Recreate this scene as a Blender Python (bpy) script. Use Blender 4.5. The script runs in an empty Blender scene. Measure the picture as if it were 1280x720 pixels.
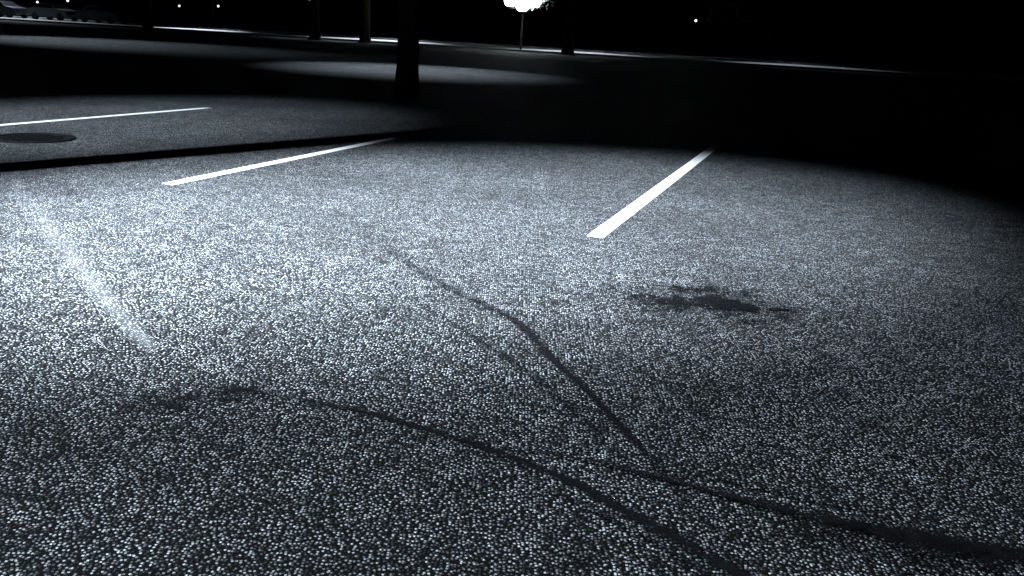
import bpy, bmesh, math, random
from mathutils import Matrix, Vector
random.seed(7)
S=bpy.context.scene
COL=bpy.context.collection
S.view_settings.view_transform='Standard'
S.view_settings.look='None'
S.view_settings.exposure=0

# ------------------------------------------------------------------ helpers
def new_mat(name):
    m=bpy.data.materials.new(name); m.use_nodes=True
    nt=m.node_tree; b=nt.nodes['Principled BSDF']
    return m,nt,b
def N(nt,t,**kw):
    n=nt.nodes.new(t)
    for k,v in kw.items():
        if k in n.inputs.keys(): n.inputs[k].default_value=v
        else: setattr(n,k,v)
    return n
def L(nt,a,b): nt.links.new(a,b)
def math_(nt,op,a,b=None,c=None,clamp=False):
    n=nt.nodes.new('ShaderNodeMath'); n.operation=op; n.use_clamp=clamp
    for i,v in enumerate((a,b,c)):
        if v is None: continue
        if isinstance(v,(int,float)): n.inputs[i].default_value=v
        else: nt.links.new(v,n.inputs[i])
    return n.outputs[0]
def maprange(nt,v,a,b,c=0,d=1,smooth=True):
    n=nt.nodes.new('ShaderNodeMapRange')
    n.interpolation_type='SMOOTHSTEP' if smooth else 'LINEAR'
    nt.links.new(v,n.inputs['Value'])
    n.inputs['From Min'].default_value=a;n.inputs['From Max'].default_value=b
    n.inputs['To Min'].default_value=c;n.inputs['To Max'].default_value=d
    return n.outputs['Result']
def obj(name,me,mats=(),parent=None):
    o=bpy.data.objects.new(name,me); COL.objects.link(o)
    for m in mats: me.materials.append(m)
    if parent: o.parent=parent
    return o
def empty(name,loc=(0,0,0),rotz=0):
    e=bpy.data.objects.new(name,None); e.empty_display_size=.3; COL.objects.link(e)
    e.location=loc; e.rotation_euler=(0,0,rotz); return e
def from_bm(name,bm,mats=(),parent=None,smooth=False):
    me=bpy.data.meshes.new(name); bm.to_mesh(me); bm.free()
    if smooth:
        for p in me.polygons: p.use_smooth=True
    return obj(name,me,mats,parent)

# ---- stone grain shared by the ground, the paint, the pale streak and the tyre marks
def grain(nt):
    geo=nt.nodes.new('ShaderNodeNewGeometry')
    pos=geo.outputs['Position']
    v=N(nt,'ShaderNodeTexVoronoi',Scale=106.0); v.voronoi_dimensions='2D'
    L(nt,pos,v.inputs['Vector'])
    sep=nt.nodes.new('ShaderNodeSeparateColor'); L(nt,v.outputs['Color'],sep.inputs[0])
    top=maprange(nt,v.outputs['Distance'],0.48,0.16)      # 1 on stone tops, 0 in pits
    return pos,top,sep.outputs[0],sep.outputs[1]

def asphalt():
    m,nt,b=new_mat('asphalt')
    pos,top,r1,r2=grain(nt)
    big=N(nt,'ShaderNodeTexNoise',Scale=0.7,Detail=5.0,Roughness=.62); L(nt,pos,big.inputs['Vector'])
    mid=N(nt,'ShaderNodeTexNoise',Scale=9.0,Detail=4.0,Roughness=.6); L(nt,pos,mid.inputs['Vector'])
    bright=math_(nt,'POWER',r1,3.0)
    stone=math_(nt,'MULTIPLY_ADD',bright,0.66,0.022)
    stone=math_(nt,'MULTIPLY',stone,top)
    alb=math_(nt,'ADD',stone,.002)
    k1=maprange(nt,big.outputs['Fac'],.3,.7,.72,1.24)
    k2=maprange(nt,mid.outputs['Fac'],.3,.7,.66,1.28)
    alb=math_(nt,'MULTIPLY',math_(nt,'MULTIPLY',alb,k1),k2)
    # small black spots: chewing gum, drips
    sp=N(nt,'ShaderNodeTexVoronoi',Scale=2.3); sp.voronoi_dimensions='2D'; L(nt,pos,sp.inputs['Vector'])
    spn=math_(nt,'MULTIPLY_ADD',mid.outputs['Fac'],.06,sp.outputs['Distance'])
    spk=maprange(nt,spn,.06,.10,.35,1)
    alb=math_(nt,'MULTIPLY',alb,spk)
    c=nt.nodes.new('ShaderNodeCombineColor')
    L(nt,math_(nt,'MULTIPLY',alb,.95),c.inputs[0]);L(nt,alb,c.inputs[1]);L(nt,math_(nt,'MULTIPLY',alb,1.05),c.inputs[2])
    L(nt,c.outputs[0],b.inputs['Base Color'])
    b.inputs['Roughness'].default_value=.8; b.inputs['Specular IOR Level'].default_value=.15
    hgt=math_(nt,'MULTIPLY_ADD',r2,.5,top)
    bp=N(nt,'ShaderNodeBump',Strength=.8,Distance=.003); L(nt,hgt,bp.inputs['Height']); L(nt,bp.outputs[0],b.inputs['Normal'])
    return m
def simple(name,col,rough=.7,metal=0,nscale=8,namp=.35,spec=.4):
    m,nt,b=new_mat(name)
    tc=nt.nodes.new('ShaderNodeTexCoord')
    n=N(nt,'ShaderNodeTexNoise',Scale=float(nscale),Detail=3.0); L(nt,tc.outputs['Object'],n.inputs['Vector'])
    k=maprange(nt,n.outputs['Fac'],.25,.75,1-namp,1+namp,False)
    mx=nt.nodes.new('ShaderNodeVectorMath'); mx.operation='SCALE'; mx.inputs[0].default_value=col; L(nt,k,mx.inputs['Scale'])
    L(nt,mx.outputs[0],b.inputs['Base Color'])
    b.inputs['Roughness'].default_value=rough; b.inputs['Metallic'].default_value=metal
    b.inputs['Specular IOR Level'].default_value=spec
    return m
def emis(name,col,s):
    m,nt,b=new_mat(name)
    b.inputs['Base Color'].default_value=(.8,.8,.8,1)
    b.inputs['Emission Color'].default_value=(*col,1); b.inputs['Emission Strength'].default_value=s
    m.cycles.emission_sampling='NONE'
    return m
def mark(name,alb,opacity,rough=.8,feather=.5,nscale=14.,lo=.3,hi=.6,grainshow=.6,radial=False):
    """thin film (paint, rubber, oil) on the stone tops; UV.x across 0..1, UV.y fade 0..1"""
    m,nt,b=new_mat(name)
    out=nt.nodes['Material Output']
    pos,top,r1,r2=grain(nt)
    b.inputs['Base Color'].default_value=(*alb,1); b.inputs['Roughness'].default_value=rough
    b.inputs['Specular IOR Level'].default_value=.1
    bp=N(nt,'ShaderNodeBump',Strength=.4,Distance=.002); L(nt,top,bp.inputs['Height']); L(nt,bp.outputs[0],b.inputs['Normal'])
    uv=nt.nodes.new('ShaderNodeUVMap'); sx=nt.nodes.new('ShaderNodeSeparateXYZ'); L(nt,uv.outputs[0],sx.inputs[0])
    n=N(nt,'ShaderNodeTexNoise',Scale=nscale,Detail=6.0,Roughness=.72); L(nt,pos,n.inputs['Vector'])
    if radial:
        s=math_(nt,'MULTIPLY_ADD',sx.outputs[1],.30,n.outputs['Fac'])
        core=maprange(nt,s,lo,hi)
        halo=math_(nt,'MULTIPLY',maprange(nt,s,lo-.18,hi),.35)
        f=math_(nt,'MULTIPLY',math_(nt,'MAXIMUM',core,halo),maprange(nt,sx.outputs[1],0,.3))
    else:
        d=math_(nt,'ABSOLUTE',math_(nt,'MULTIPLY_ADD',sx.outputs[0],2.,-1.))
        e=maprange(nt,d,1.0,1-feather)
        f=math_(nt,'MULTIPLY',e,sx.outputs[1])
        f=math_(nt,'MULTIPLY',f,maprange(nt,n.outputs['Fac'],lo,hi))
    g=math_(nt,'MULTIPLY_ADD',math_(nt,'MULTIPLY',top,r1),-grainshow,1.0)
    f=math_(nt,'MULTIPLY',math_(nt,'MULTIPLY',f,g),opacity,clamp=True)
    tr=nt.nodes.new('ShaderNodeBsdfTransparent'); mix=nt.nodes.new('ShaderNodeMixShader')
    L(nt,f,mix.inputs[0]);L(nt,tr.outputs[0],mix.inputs[1]);L(nt,b.outputs[0],mix.inputs[2]);L(nt,mix.outputs[0],out.inputs[0])
    return m

M_asph=asphalt()
M_paint=mark('road_paint',(.82,.83,.84),1.0,feather=.14,lo=.15,hi=.36,nscale=30.,grainshow=.25)
M_streak=mark('pale_film',(.5,.52,.55),.09,feather=.9,lo=.1,hi=.5,grainshow=.3,nscale=5.)  # pale, faint film with wide feathered edges
M_rubber=mark('tyre_rubber',(.005,.005,.006),.97,feather=.85,lo=.22,hi=.52,grainshow=.3)
M_oil=mark('oil',(.004,.004,.005),.86,rough=.6,lo=.61,hi=.73,grainshow=.4,nscale=8.,radial=True)
M_oilf=mark('old_oil',(.004,.004,.005),.8,rough=.6,lo=.63,hi=.76,grainshow=.4,nscale=16.,radial=True)
M_conc=simple('concrete',(.34,.34,.35),.85,nscale=1.5,namp=.4)
M_grass=simple('grass',(.035,.05,.025),.95,nscale=3,namp=.5,spec=.1)
M_bark=simple('bark',(.04,.034,.03),.95,nscale=14,namp=.5,spec=.05)
M_leaf=simple('leaf',(.06,.075,.058),.7,nscale=2,namp=.4,spec=.2)
M_steel=simple('bronze_painted_steel',(.012,.012,.013),.7,nscale=5,spec=.1)
M_wood=simple('weathered_wood',(.12,.10,.08),.9,nscale=9,spec=.15)
M_iron=simple('cast_iron',(.006,.006,.007),.7,nscale=30,spec=.08)
M_glass=simple('dark_glass',(.01,.012,.014),.1,nscale=2,spec=.5)
M_tyre=simple('tyre',(.02,.02,.02),.9)
M_car1=simple('grey_paint',(.09,.095,.1),.3,metal=.3,nscale=2,namp=.05)
M_car2=simple('dark_paint',(.015,.018,.025),.3,metal=.3,nscale=2,namp=.05)
M_lens=emis('lit_lens',(.8,.9,1),60)
M_bulb=emis('lit_bulb',(.85,.93,1),30)
M_dim=emis('dim_bulb',(.8,.9,1),2.0)

# ------------------------------------------------------------------ ground
bm=bmesh.new(); bmesh.ops.create_grid(bm,x_segments=40,y_segments=40,size=300)
g=from_bm('ground',bm,[M_asph])

def strip(name,pts,wid,mat,z,fade_in=0.,fade_out=0.,sub=10,parent=None,wob=0.,strength=None):
    P=[Vector((p[0],p[1],0)) for p in pts]
    C=[];n=len(P)
    for i in range(n-1):
        p0=P[max(i-1,0)];p1=P[i];p2=P[i+1];p3=P[min(i+2,n-1)]
        for k in range(sub):
            t=k/sub
            C.append((.5*((2*p1)+(-p0+p2)*t+(2*p0-5*p1+4*p2-p3)*t*t+(-p0+3*p1-3*p2+p3)*t**3),i+t))
    C.append((P[-1],n-1.))
    for _ in range(20 if len(pts)>3 else 0):
        C=[C[0]]+[((C[i-1][0]+2*C[i][0]+C[i+1][0])/4,C[i][1]) for i in range(1,len(C)-1)]+[C[-1]]
    bm=bmesh.new(); uv=bm.loops.layers.uv.new('UVMap')
    rows=[];T=len(C)
    for i,(c,s) in enumerate(C):
        d=(C[min(i+1,T-1)][0]-C[max(i-1,0)][0]).normalized(); nn=Vector((-d.y,d.x,0))
        w=wid if isinstance(wid,(int,float)) else wid[int(s)]*(1-(s%1))+wid[min(int(s)+1,n-1)]*(s%1)
        w*=1+wob*math.sin(i*1.7)*random.random()
        a=i/(T-1); f=1.
        if fade_in and a<fade_in: f=a/fade_in
        if fade_out and a>1-fade_out: f=min(f,(1-a)/fade_out)
        if strength: f*=strength[int(s)]*(1-(s%1))+strength[min(int(s)+1,n-1)]*(s%1)
        rows.append((bm.verts.new(c-nn*w/2),bm.verts.new(c+nn*w/2),f))
    for i in range(T-1):
        a,b,f=rows[i];c,d,f2=rows[i+1]
        F=bm.faces.new((a,b,d,c))
        for lp,u in zip(F.loops,((0,f),(1,f),(1,f2),(0,f2))): lp[uv].uv=u
    o=from_bm(name,bm,[mat],parent); o.location.z=z
    return o
def blob(name,cx,cy,rx,ry,mat,z,rot=0,seg=28):
    bm=bmesh.new(); uv=bm.loops.layers.uv.new('UVMap')
    c=bm.verts.new((0,0,0)); ring=[]
    for i in range(seg):
        a=i/seg*2*math.pi; k=.8+.35*random.random()
        ring.append(bm.verts.new((math.cos(a)*rx*k,math.sin(a)*ry*k,0)))
    for i in range(seg):
        F=bm.faces.new((c,ring[i],ring[(i+1)%seg]))
        for lp,u in zip(F.loops,((.5,1),(.5,0),(.5,0))): lp[uv].uv=u
    o=from_bm(name,bm,[mat]); o.location=(cx,cy,z); o.rotation_euler.z=rot
    return o
Z=.004
def ext(a,b,t): return (b[0]+(b[0]-a[0])*t,b[1]+(b[1]-a[1])*t)
for a,b,e in (((-4.92,8.34),(-3.87,11.06),.02),((-2.34,5.81),(-1.23,9.17),.12),((.455,4.905),(2.14,9.76),.05)):
    a0=a if a[0]>-4 else (a[0]-.9,a[1]-2.3)
    strip('parking_line',[a0,ext(a,b,e)],.105,M_paint,Z,sub=30,fade_out=.06)
strip('pale_streak',[(-4.3,7.0),(-3.38,5.76),(-2.47,4.52),(-1.71,3.45),(-1.2,2.78)],[.2,.2,.17,.13,.08],M_streak,Z,fade_in=.3,fade_out=.03,strength=[.3,.4,.6,.9,1.])  # pale streak on the asphalt, stronger towards its near end
# tyre marks
strip('tyre_mark',[(-1.0,2.52),(-.8,2.5),(-.63,2.45),(-.45,2.4),(-.2,2.28),(.02,2.15),(.19,2.02),(.3,1.9),(.38,1.82),(.49,1.7),(.6,1.55),(.75,1.3)],[.03,.03,.035,.04,.045,.05,.055,.065,.075,.08,.08,.08],M_rubber,Z,fade_in=.3,wob=.12)
strip('tyre_mark',[(-.9,4.75),(-.67,4.4),(-.41,3.91),(-.17,3.57),(.01,3.33),(.09,3.12),(.15,2.91),(.26,2.63),(.33,2.4),(.4,2.18),(.46,1.95),(.55,1.72)],[.09,.09,.09,.08,.07,.065,.06,.05,.045,.04,.04,.04],M_rubber,2*Z,fade_in=.4,fade_out=.25,wob=.12)
strip('tyre_mark',[(-.25,2.25),(.02,2.19),(.24,2.14),(.4,2.07),(.55,2.0),(.73,1.92),(.91,1.86),(1.21,1.78),(1.6,1.66)],[.03,.03,.035,.04,.05,.07,.10,.14,.16],M_rubber,3*Z,fade_in=.35,wob=.12)
strip('tyre_mark',[(-.75,4.1),(-.45,3.6),(-.2,3.2),(.05,2.8),(.2,2.5),(.3,2.2),(.36,1.9)],[.055]*7,M_rubber,Z,fade_in=.5,fade_out=.4,strength=[.55]*7)
strip('tyre_mark',[(.0,2.05),(.2,1.9),(.4,1.7),(.55,1.5)],[.025]*4,M_rubber,4*Z,fade_in=.4,fade_out=.3,strength=[.7]*4)
strip('tyre_mark',[(.35,2.14),(.6,2.06),(.85,1.96),(1.15,1.86)],[.025]*4,M_rubber,5*Z,fade_in=.4,fade_out=.3,strength=[.7]*4)
# oil and damp stains
blob('oil_stain',.87,3.73,.56,.38,M_oil,Z,rot=-.25)
blob('oil_stain',1.0,3.67,.26,.14,M_oil,2*Z,rot=-.1)
blob('oil_stain',-.97,2.40,.22,.12,M_oilf,Z,rot=.4)
blob('oil_stain',-.80,2.48,.13,.10,M_oilf,2*Z)
blob('oil_stain',.95,1.78,.45,.16,M_oilf,6*Z,rot=-.25)

# manhole
mh=empty('manhole_cover',(-4.21,7.62,0))
bm=bmesh.new()
bmesh.ops.create_circle(bm,cap_ends=True,radius=.27,segments=48)
bmesh.ops.translate(bm,verts=bm.verts,vec=(0,0,.006))
for i in range(-5,6):
    for j in range(-5,6):
        if math.hypot(i,j)*.045<.24:
            mm=Matrix.Translation((i*.045,j*.045,.0085))@Matrix.Rotation(math.radians(45 if (i+j)%2 else -45),4,'Z')@Matrix.Diagonal((.034,.012,.006,1))
            bmesh.ops.create_cube(bm,size=1,matrix=mm)
from_bm('cover',bm,[M_iron],mh)
bm=bmesh.new()
seg=48
r=[(.28,.004),(.285,.012),(.33,.012),(.336,.004)]
vs=[[bm.verts.new((math.cos(i/seg*6.28318)*a,math.sin(i/seg*6.28318)*a,z)) for i in range(seg)] for a,z in r]
for k in range(3):
    for i in range(seg):
        bm.faces.new((vs[k][i],vs[k+1][i],vs[k+1][(i+1)%seg],vs[k][(i+1)%seg]))
from_bm('frame',bm,[M_iron],mh)

# ------------------------------------------------------------------ street, kerb, grass beyond
ang=math.atan2(56-78,21+45)
def band(name,off,w,z,mat,th=0,xr=(-160,160)):
    bm=bmesh.new()
    o=Vector((-12,67,0)); d=Vector((math.cos(ang),math.sin(ang),0)); n=Vector((-d.y,d.x,0))
    nseg=60
    pr=[(off,0 if th else z),(off,z),(off+w,z)] if th else [(off,z),(off+w,z)]
    rows=[]
    for i in range(nseg+1):
        x=xr[0]+(xr[1]-xr[0])*i/nseg
        rows.append([bm.verts.new(o+d*x+n*q+Vector((0,0,zz))) for q,zz in pr])
    for i in range(nseg):
        for k in range(len(pr)-1): bm.faces.new((rows[i][k],rows[i+1][k],rows[i+1][k+1],rows[i][k+1]))
    return from_bm(name,bm,[mat])
band('street',-8,12,.006,M_conc)
band('pavement',4.0,2.6,.13,M_conc,th=1)
band('grass_lawn',6.6,150,.15,M_grass)
band('kerb',-8.5,.35,.12,M_conc,th=1)

# ------------------------------------------------------------------ lamps
def cyl(bm,p0,p1,r0,r1,seg=12):
    p0=Vector(p0);p1=Vector(p1);d=(p1-p0);q=d.to_track_quat('Z','Y').to_matrix().to_4x4()
    a=[bm.verts.new(Matrix.Translation(p0)@q@Vector((math.cos(i/seg*6.28318)*r0,math.sin(i/seg*6.28318)*r0,0))) for i in range(seg)]
    b=[bm.verts.new(Matrix.Translation(p1)@q@Vector((math.cos(i/seg*6.28318)*r1,math.sin(i/seg*6.28318)*r1,0))) for i in range(seg)]
    for i in range(seg): bm.faces.new((a[i],a[(i+1)%seg],b[(i+1)%seg],b[i]))
    bm.faces.new(a[::-1]); bm.faces.new(b)
def box(bm,c,s,rot=0):
    bmesh.ops.create_cube(bm,size=1,matrix=Matrix.Translation(c)@Matrix.Rotation(rot,4,'Z')@Matrix.Diagonal((*s,1)))
LCOL=(.78,.89,1.0)
def street_lamp(x,y,hgt,az,arm=1.2,lights=()):
    e=empty('street_lamp',(x,y,0),az)
    bm=bmesh.new()
    cyl(bm,(0,0,0),(0,0,.35),.16,.15); cyl(bm,(0,0,.35),(0,0,hgt),.095,.06)
    cyl(bm,(0,0,hgt-.15),(arm,0,hgt+.1),.045,.04)
    box(bm,(0,0,.02),(.42,.42,.04))
    from_bm('pole',bm,[M_steel],e)
    bm=bmesh.new(); box(bm,(arm+.3,0,hgt+.12),(.75,.34,.14))
    bmesh.ops.bevel(bm,geom=bm.edges[:],offset=.04,segments=2,affect='EDGES')
    from_bm('head',bm,[M_steel],e)
    bm=bmesh.new(); box(bm,(arm+.32,0,hgt+.035),(.45,.22,.02))
    from_bm('lens',bm,[M_lens],e)
    hp=Vector((x+math.cos(az)*(arm+.32),y+math.sin(az)*(arm+.32),hgt-.02))
    for i,(t,en,an,bl) in enumerate(lights):
        l=bpy.data.lights.new('lamp_beam','SPOT'); l.energy=en; l.spot_size=math.radians(an); l.spot_blend=bl
        l.shadow_soft_size=.12; l.color=LCOL
        o=bpy.data.objects.new('lamp_beam',l); COL.objects.link(o)
        o.rotation_euler=(Vector(t)-hp).to_track_quat('-Z','Y').to_euler(); o.location=hp
        o.parent=e; o.matrix_parent_inverse=(Matrix.Translation((x,y,0))@Matrix.Rotation(az,4,'Z')).inverted()
    return e
az=math.atan2(.8,.6)
street_lamp(-9.9,-2.3,10.5,az,1.2,[((-.8,5.25,0),138000,23.5,1.0),((-1.45,2.1,0),18500,35,.9),((-4.3,8.9,0),38000,21,1.)])
street_lamp(-3.72,29.2,9,-1.5,1.2,[((-2.9,24,0),8500,48,1.)])
street_lamp(-24,36,9,-.25,1.4,[((-15.0,32,0),9000,50,1.)])
for x,y,aim,en,an in ((-50,88,(-44,78,0),20000,56),(-27,79,(-26,71.5,0),16000,50),(-10,74.5,(-11,66,0),18000,62),(3,69,(3,61,0),10000,56),(17,64.3,(17,56.5,0),2500,60)):
    street_lamp(x,y,8.5,-math.pi/2-.3,1.5,[(aim,en,an,.9)])

up=empty('shadow_pole',(-4.25,5.28,0))  # unseen pole, added to cast the narrow shadow band across the lot
bm=bmesh.new(); cyl(bm,(0,0,0),(0,0,7.2),.17,.14,20); box(bm,(0,0,6.7),(1.6,.1,.12),.6)
for k in (-.7,-.35,.35,.7):
    cyl(bm,(k*math.cos(.6),k*math.sin(.6),6.76),(k*math.cos(.6),k*math.sin(.6),6.92),.035,.05,8)
from_bm('pole',bm,[M_wood],up)

# ------------------------------------------------------------------ trees
def tree(x,y,hgt,tr,crown_z,crown_r,nleaf,seed,leaf=.35,name='tree',flare=1.5,gap=None):
    rnd=random.Random(seed)
    e=empty(name,(x,y,0),rnd.random()*6)
    bm=bmesh.new()
    zs=[0,.15,.5,1.5,crown_z,crown_z+(hgt-crown_z)*.6]
    rs=[tr*flare,tr*1.2,tr*1.03,tr,tr*.85,tr*.3]
    ring=[]
    for z,r in zip(zs,rs):
        ox=math.sin(z*.6)*.03;ring.append([bm.verts.new((ox+math.cos(i/14*6.28318)*r*(1+.08*math.sin(i*2.3+z)),math.sin(i/14*6.28318)*r*(1+.08*math.cos(i*1.7)),z)) for i in range(14)])
    for a,b in zip(ring[:-1],ring[1:]):
        for i in range(14): bm.faces.new((a[i],a[(i+1)%14],b[(i+1)%14],b[i]))
    tips=[]
    for k in range(9):
        a=k*2.4+rnd.random(); z0=crown_z*(.85+.04*k); rr=crown_r*(.5+.4*rnd.random()); z1=z0+(hgt-crown_z)*(.25+.4*rnd.random())
        mid=(math.cos(a)*rr*.5,math.sin(a)*rr*.5,(z0+z1)/2+.2); tip=(math.cos(a)*rr,math.sin(a)*rr,z1)
        cyl(bm,(0,0,z0),mid,tr*.4,tr*.25,7); cyl(bm,mid,tip,tr*.25,tr*.08,7); tips+= [Vector(mid),Vector(tip)]
    from_bm('trunk',bm,[M_bark],e)
    tips.append(Vector((0,0,hgt-crown_r*.4)))
    bm=bmesh.new()
    for i in range(nleaf):
        c=rnd.choice(tips); s=crown_r*.42
        p=c+Vector((rnd.gauss(0,s*.6),rnd.gauss(0,s*.6),rnd.gauss(0,s*.5)))
        if p.z<crown_z*.8: p.z=crown_z*.8+rnd.random()*.5
        q=Matrix.Translation(p)@Matrix.Rotation(rnd.random()*6.28,4,(rnd.random()-.5,rnd.random()-.5,rnd.random()))@Matrix.Rotation(rnd.random()*3,4,'X')
        l=leaf*(.6+.8*rnd.random())
        vs=[bm.verts.new(q@Vector(v)) for v in ((-l/2,0,0),(0,-l*.28,.03),(l/2,0,0),(0,l*.28,.03))]
        bm.faces.new(vs)
    from_bm('crown',bm,[M_leaf],e)
    return e
tree(-1.88,14.6,7.5,.17,3.6,2.6,2600,1,leaf=.2,flare=1.15)
for i,(x,y) in enumerate(((-24.2,58.5),(-12.9,56.0),(-9.9,56.5),(2.45,52.2))):
    tree(x,y,9,.3,3.9,3.3,1800,10+i,leaf=.35,flare=1.6)
for i,(x,y) in enumerate(((-62,112),(-44,118),(-30,108),(-12,112),(22,96),(34,88),(48,92))):
    tree(x,y,12,.35,2.2,5,1800,30+i,leaf=.6)

# small tree with a globe lamp; an added spot bleaches its leaves
gl=empty('globe_lamp',(-.3,57.0,0))
bm=bmesh.new(); cyl(bm,(0,0,0),(0,0,2.2),.045,.035); cyl(bm,(0,0,2.2),(0,0,2.35),.1,.3); cyl(bm,(-.75,0,2.5),(.75,0,2.5),.03,.03)
cyl(bm,(-.75,0,2.45),(-.75,0,2.62),.1,.3); cyl(bm,(.75,0,2.45),(.75,0,2.62),.1,.3)
from_bm('post',bm,[M_steel],gl)
for i,(dx,dz,rr) in enumerate(((0,2.75,.42),(-.75,2.95,.38),(.75,2.95,.38))):
    bm=bmesh.new(); bmesh.ops.create_uvsphere(bm,u_segments=24,v_segments=14,radius=rr,matrix=Matrix.Translation((dx,0,dz)))
    from_bm('globe',bm,[M_bulb],gl,smooth=True)
l=bpy.data.lights.new('added_leaf_spot','SPOT'); l.energy=20000; l.color=(.95,.95,1); l.shadow_soft_size=.1; l.spot_size=math.radians(100); l.spot_blend=.4  # extra upward spot in front of the globes, added to overexpose the leaves
o=bpy.data.objects.new('added_leaf_spot',l); COL.objects.link(o); o.parent=gl; o.location=(0,-1.6,2.0); o.rotation_euler=(math.radians(155),0,0)
tree(-.25,57.0,5.6,.05,2.5,1.4,1500,77,leaf=.24)

# small lamps far away
for x,y,hh in ((-47,140,2.4),(-33,140,4.1),(-24,140,4.6),(-62,150,1.7),(-56,148,2.2),(22,120,3.6),(-70,140,2.0),(-80,150,1.6)):
    e=empty('garden_lamp',(x,y,.15))
    bm=bmesh.new(); cyl(bm,(0,0,0),(0,0,hh-.2),.05,.04,8); cyl(bm,(0,0,hh+.17),(0,0,hh+.3),.3,.05,12)
    from_bm('post',bm,[M_steel],e)
    bm=bmesh.new(); bmesh.ops.create_uvsphere(bm,u_segments=12,v_segments=8,radius=.17,matrix=Matrix.Translation((0,0,hh)))
    from_bm('globe',bm,[M_dim],e,smooth=True)

def car(x,y,rz,paint):
    e=empty('parked_car',(x,y,0),rz)
    prof=[(-2.15,.35),(-2.2,.75),(-2.05,.95),(-1.55,1.0),(-1.05,1.38),(.25,1.42),(.95,1.0),(1.9,.85),(2.18,.62),(2.15,.35),(1.75,.3),(1.7,.5),(1.4,.66),(1.1,.5),(1.05,.28),(-1.0,.28),(-1.05,.5),(-1.35,.66),(-1.65,.5),(-1.7,.3)]
    bm=bmesh.new()
    def wd(z): return .86 if z<1.01 else .66
    A=[bm.verts.new((px,-wd(pz),pz)) for px,pz in prof];B=[bm.verts.new((px,wd(pz),pz)) for px,pz in prof]
    bm.faces.new(A);bm.faces.new(B[::-1])
    for i in range(len(prof)):
        j=(i+1)%len(prof); bm.faces.new((A[i],B[i],B[j],A[j]))
    bmesh.ops.recalc_face_normals(bm,faces=bm.faces[:])
    from_bm('body',bm,[paint],e)
    bm=bmesh.new()
    for s in (-1,1):
        for q in (((-1.3,1.06),(-1.0,1.32),(-.45,1.34),(-.45,1.04)),((-.38,1.04),(-.38,1.34),(.2,1.36),(.75,1.04))):
            f=[bm.verts.new((a,s*(.875 if b<1.1 else .705),b)) for a,b in q]; bm.faces.new(f)
    from_bm('windows',bm,[M_glass],e)
    bm=bmesh.new()
    for a in (-1.36,1.4):
        for s in (-1,1): cyl(bm,(a,s*.66,.32),(a,s*.88,.32),.32,.32,20)
    from_bm('wheels',bm,[M_tyre],e)
    bm=bmesh.new()
    for s in (-1,1): box(bm,(2.17,s*.62,.66),(.06,.32,.12)); box(bm,(-2.18,s*.66,.8),(.05,.28,.12))
    from_bm('lights',bm,[M_glass],e)
car(-41,79.5,-.32,M_car1); car(-46.5,81.5,-.32,M_car2); car(-36,78,-.32,M_car2)

# ------------------------------------------------------------------ world: night sky
w=bpy.data.worlds.new('World'); S.world=w; w.use_nodes=True
nt=w.node_tree; bg=nt.nodes['Background']
sky=nt.nodes.new('ShaderNodeTexSky'); sky.sky_type='NISHITA'; sky.sun_disc=False
sky.sun_elevation=math.radians(1); sky.sun_rotation=math.radians(200)
L(nt,sky.outputs[0],bg.inputs[0]); bg.inputs[1].default_value=.0001
s=bpy.data.lights.new('moon','SUN'); s.energy=.0005; s.angle=math.radians(.5); s.color=(.8,.9,1)
o=bpy.data.objects.new('moon',s); COL.objects.link(o); o.rotation_euler=(math.radians(50),0,math.radians(-30))

# ------------------------------------------------------------------ camera
R=Matrix.Rotation(math.radians(90-16.2),4,'X')@Matrix.Rotation(math.radians(3.1),4,'Z')
cam=bpy.data.cameras.new('camera'); co=bpy.data.objects.new('camera',cam); COL.objects.link(co)
cam.sensor_width=36; cam.lens=1100/1280*36; cam.clip_end=1000
co.matrix_world=Matrix.Translation((0,0,1.1))@R
S.camera=co
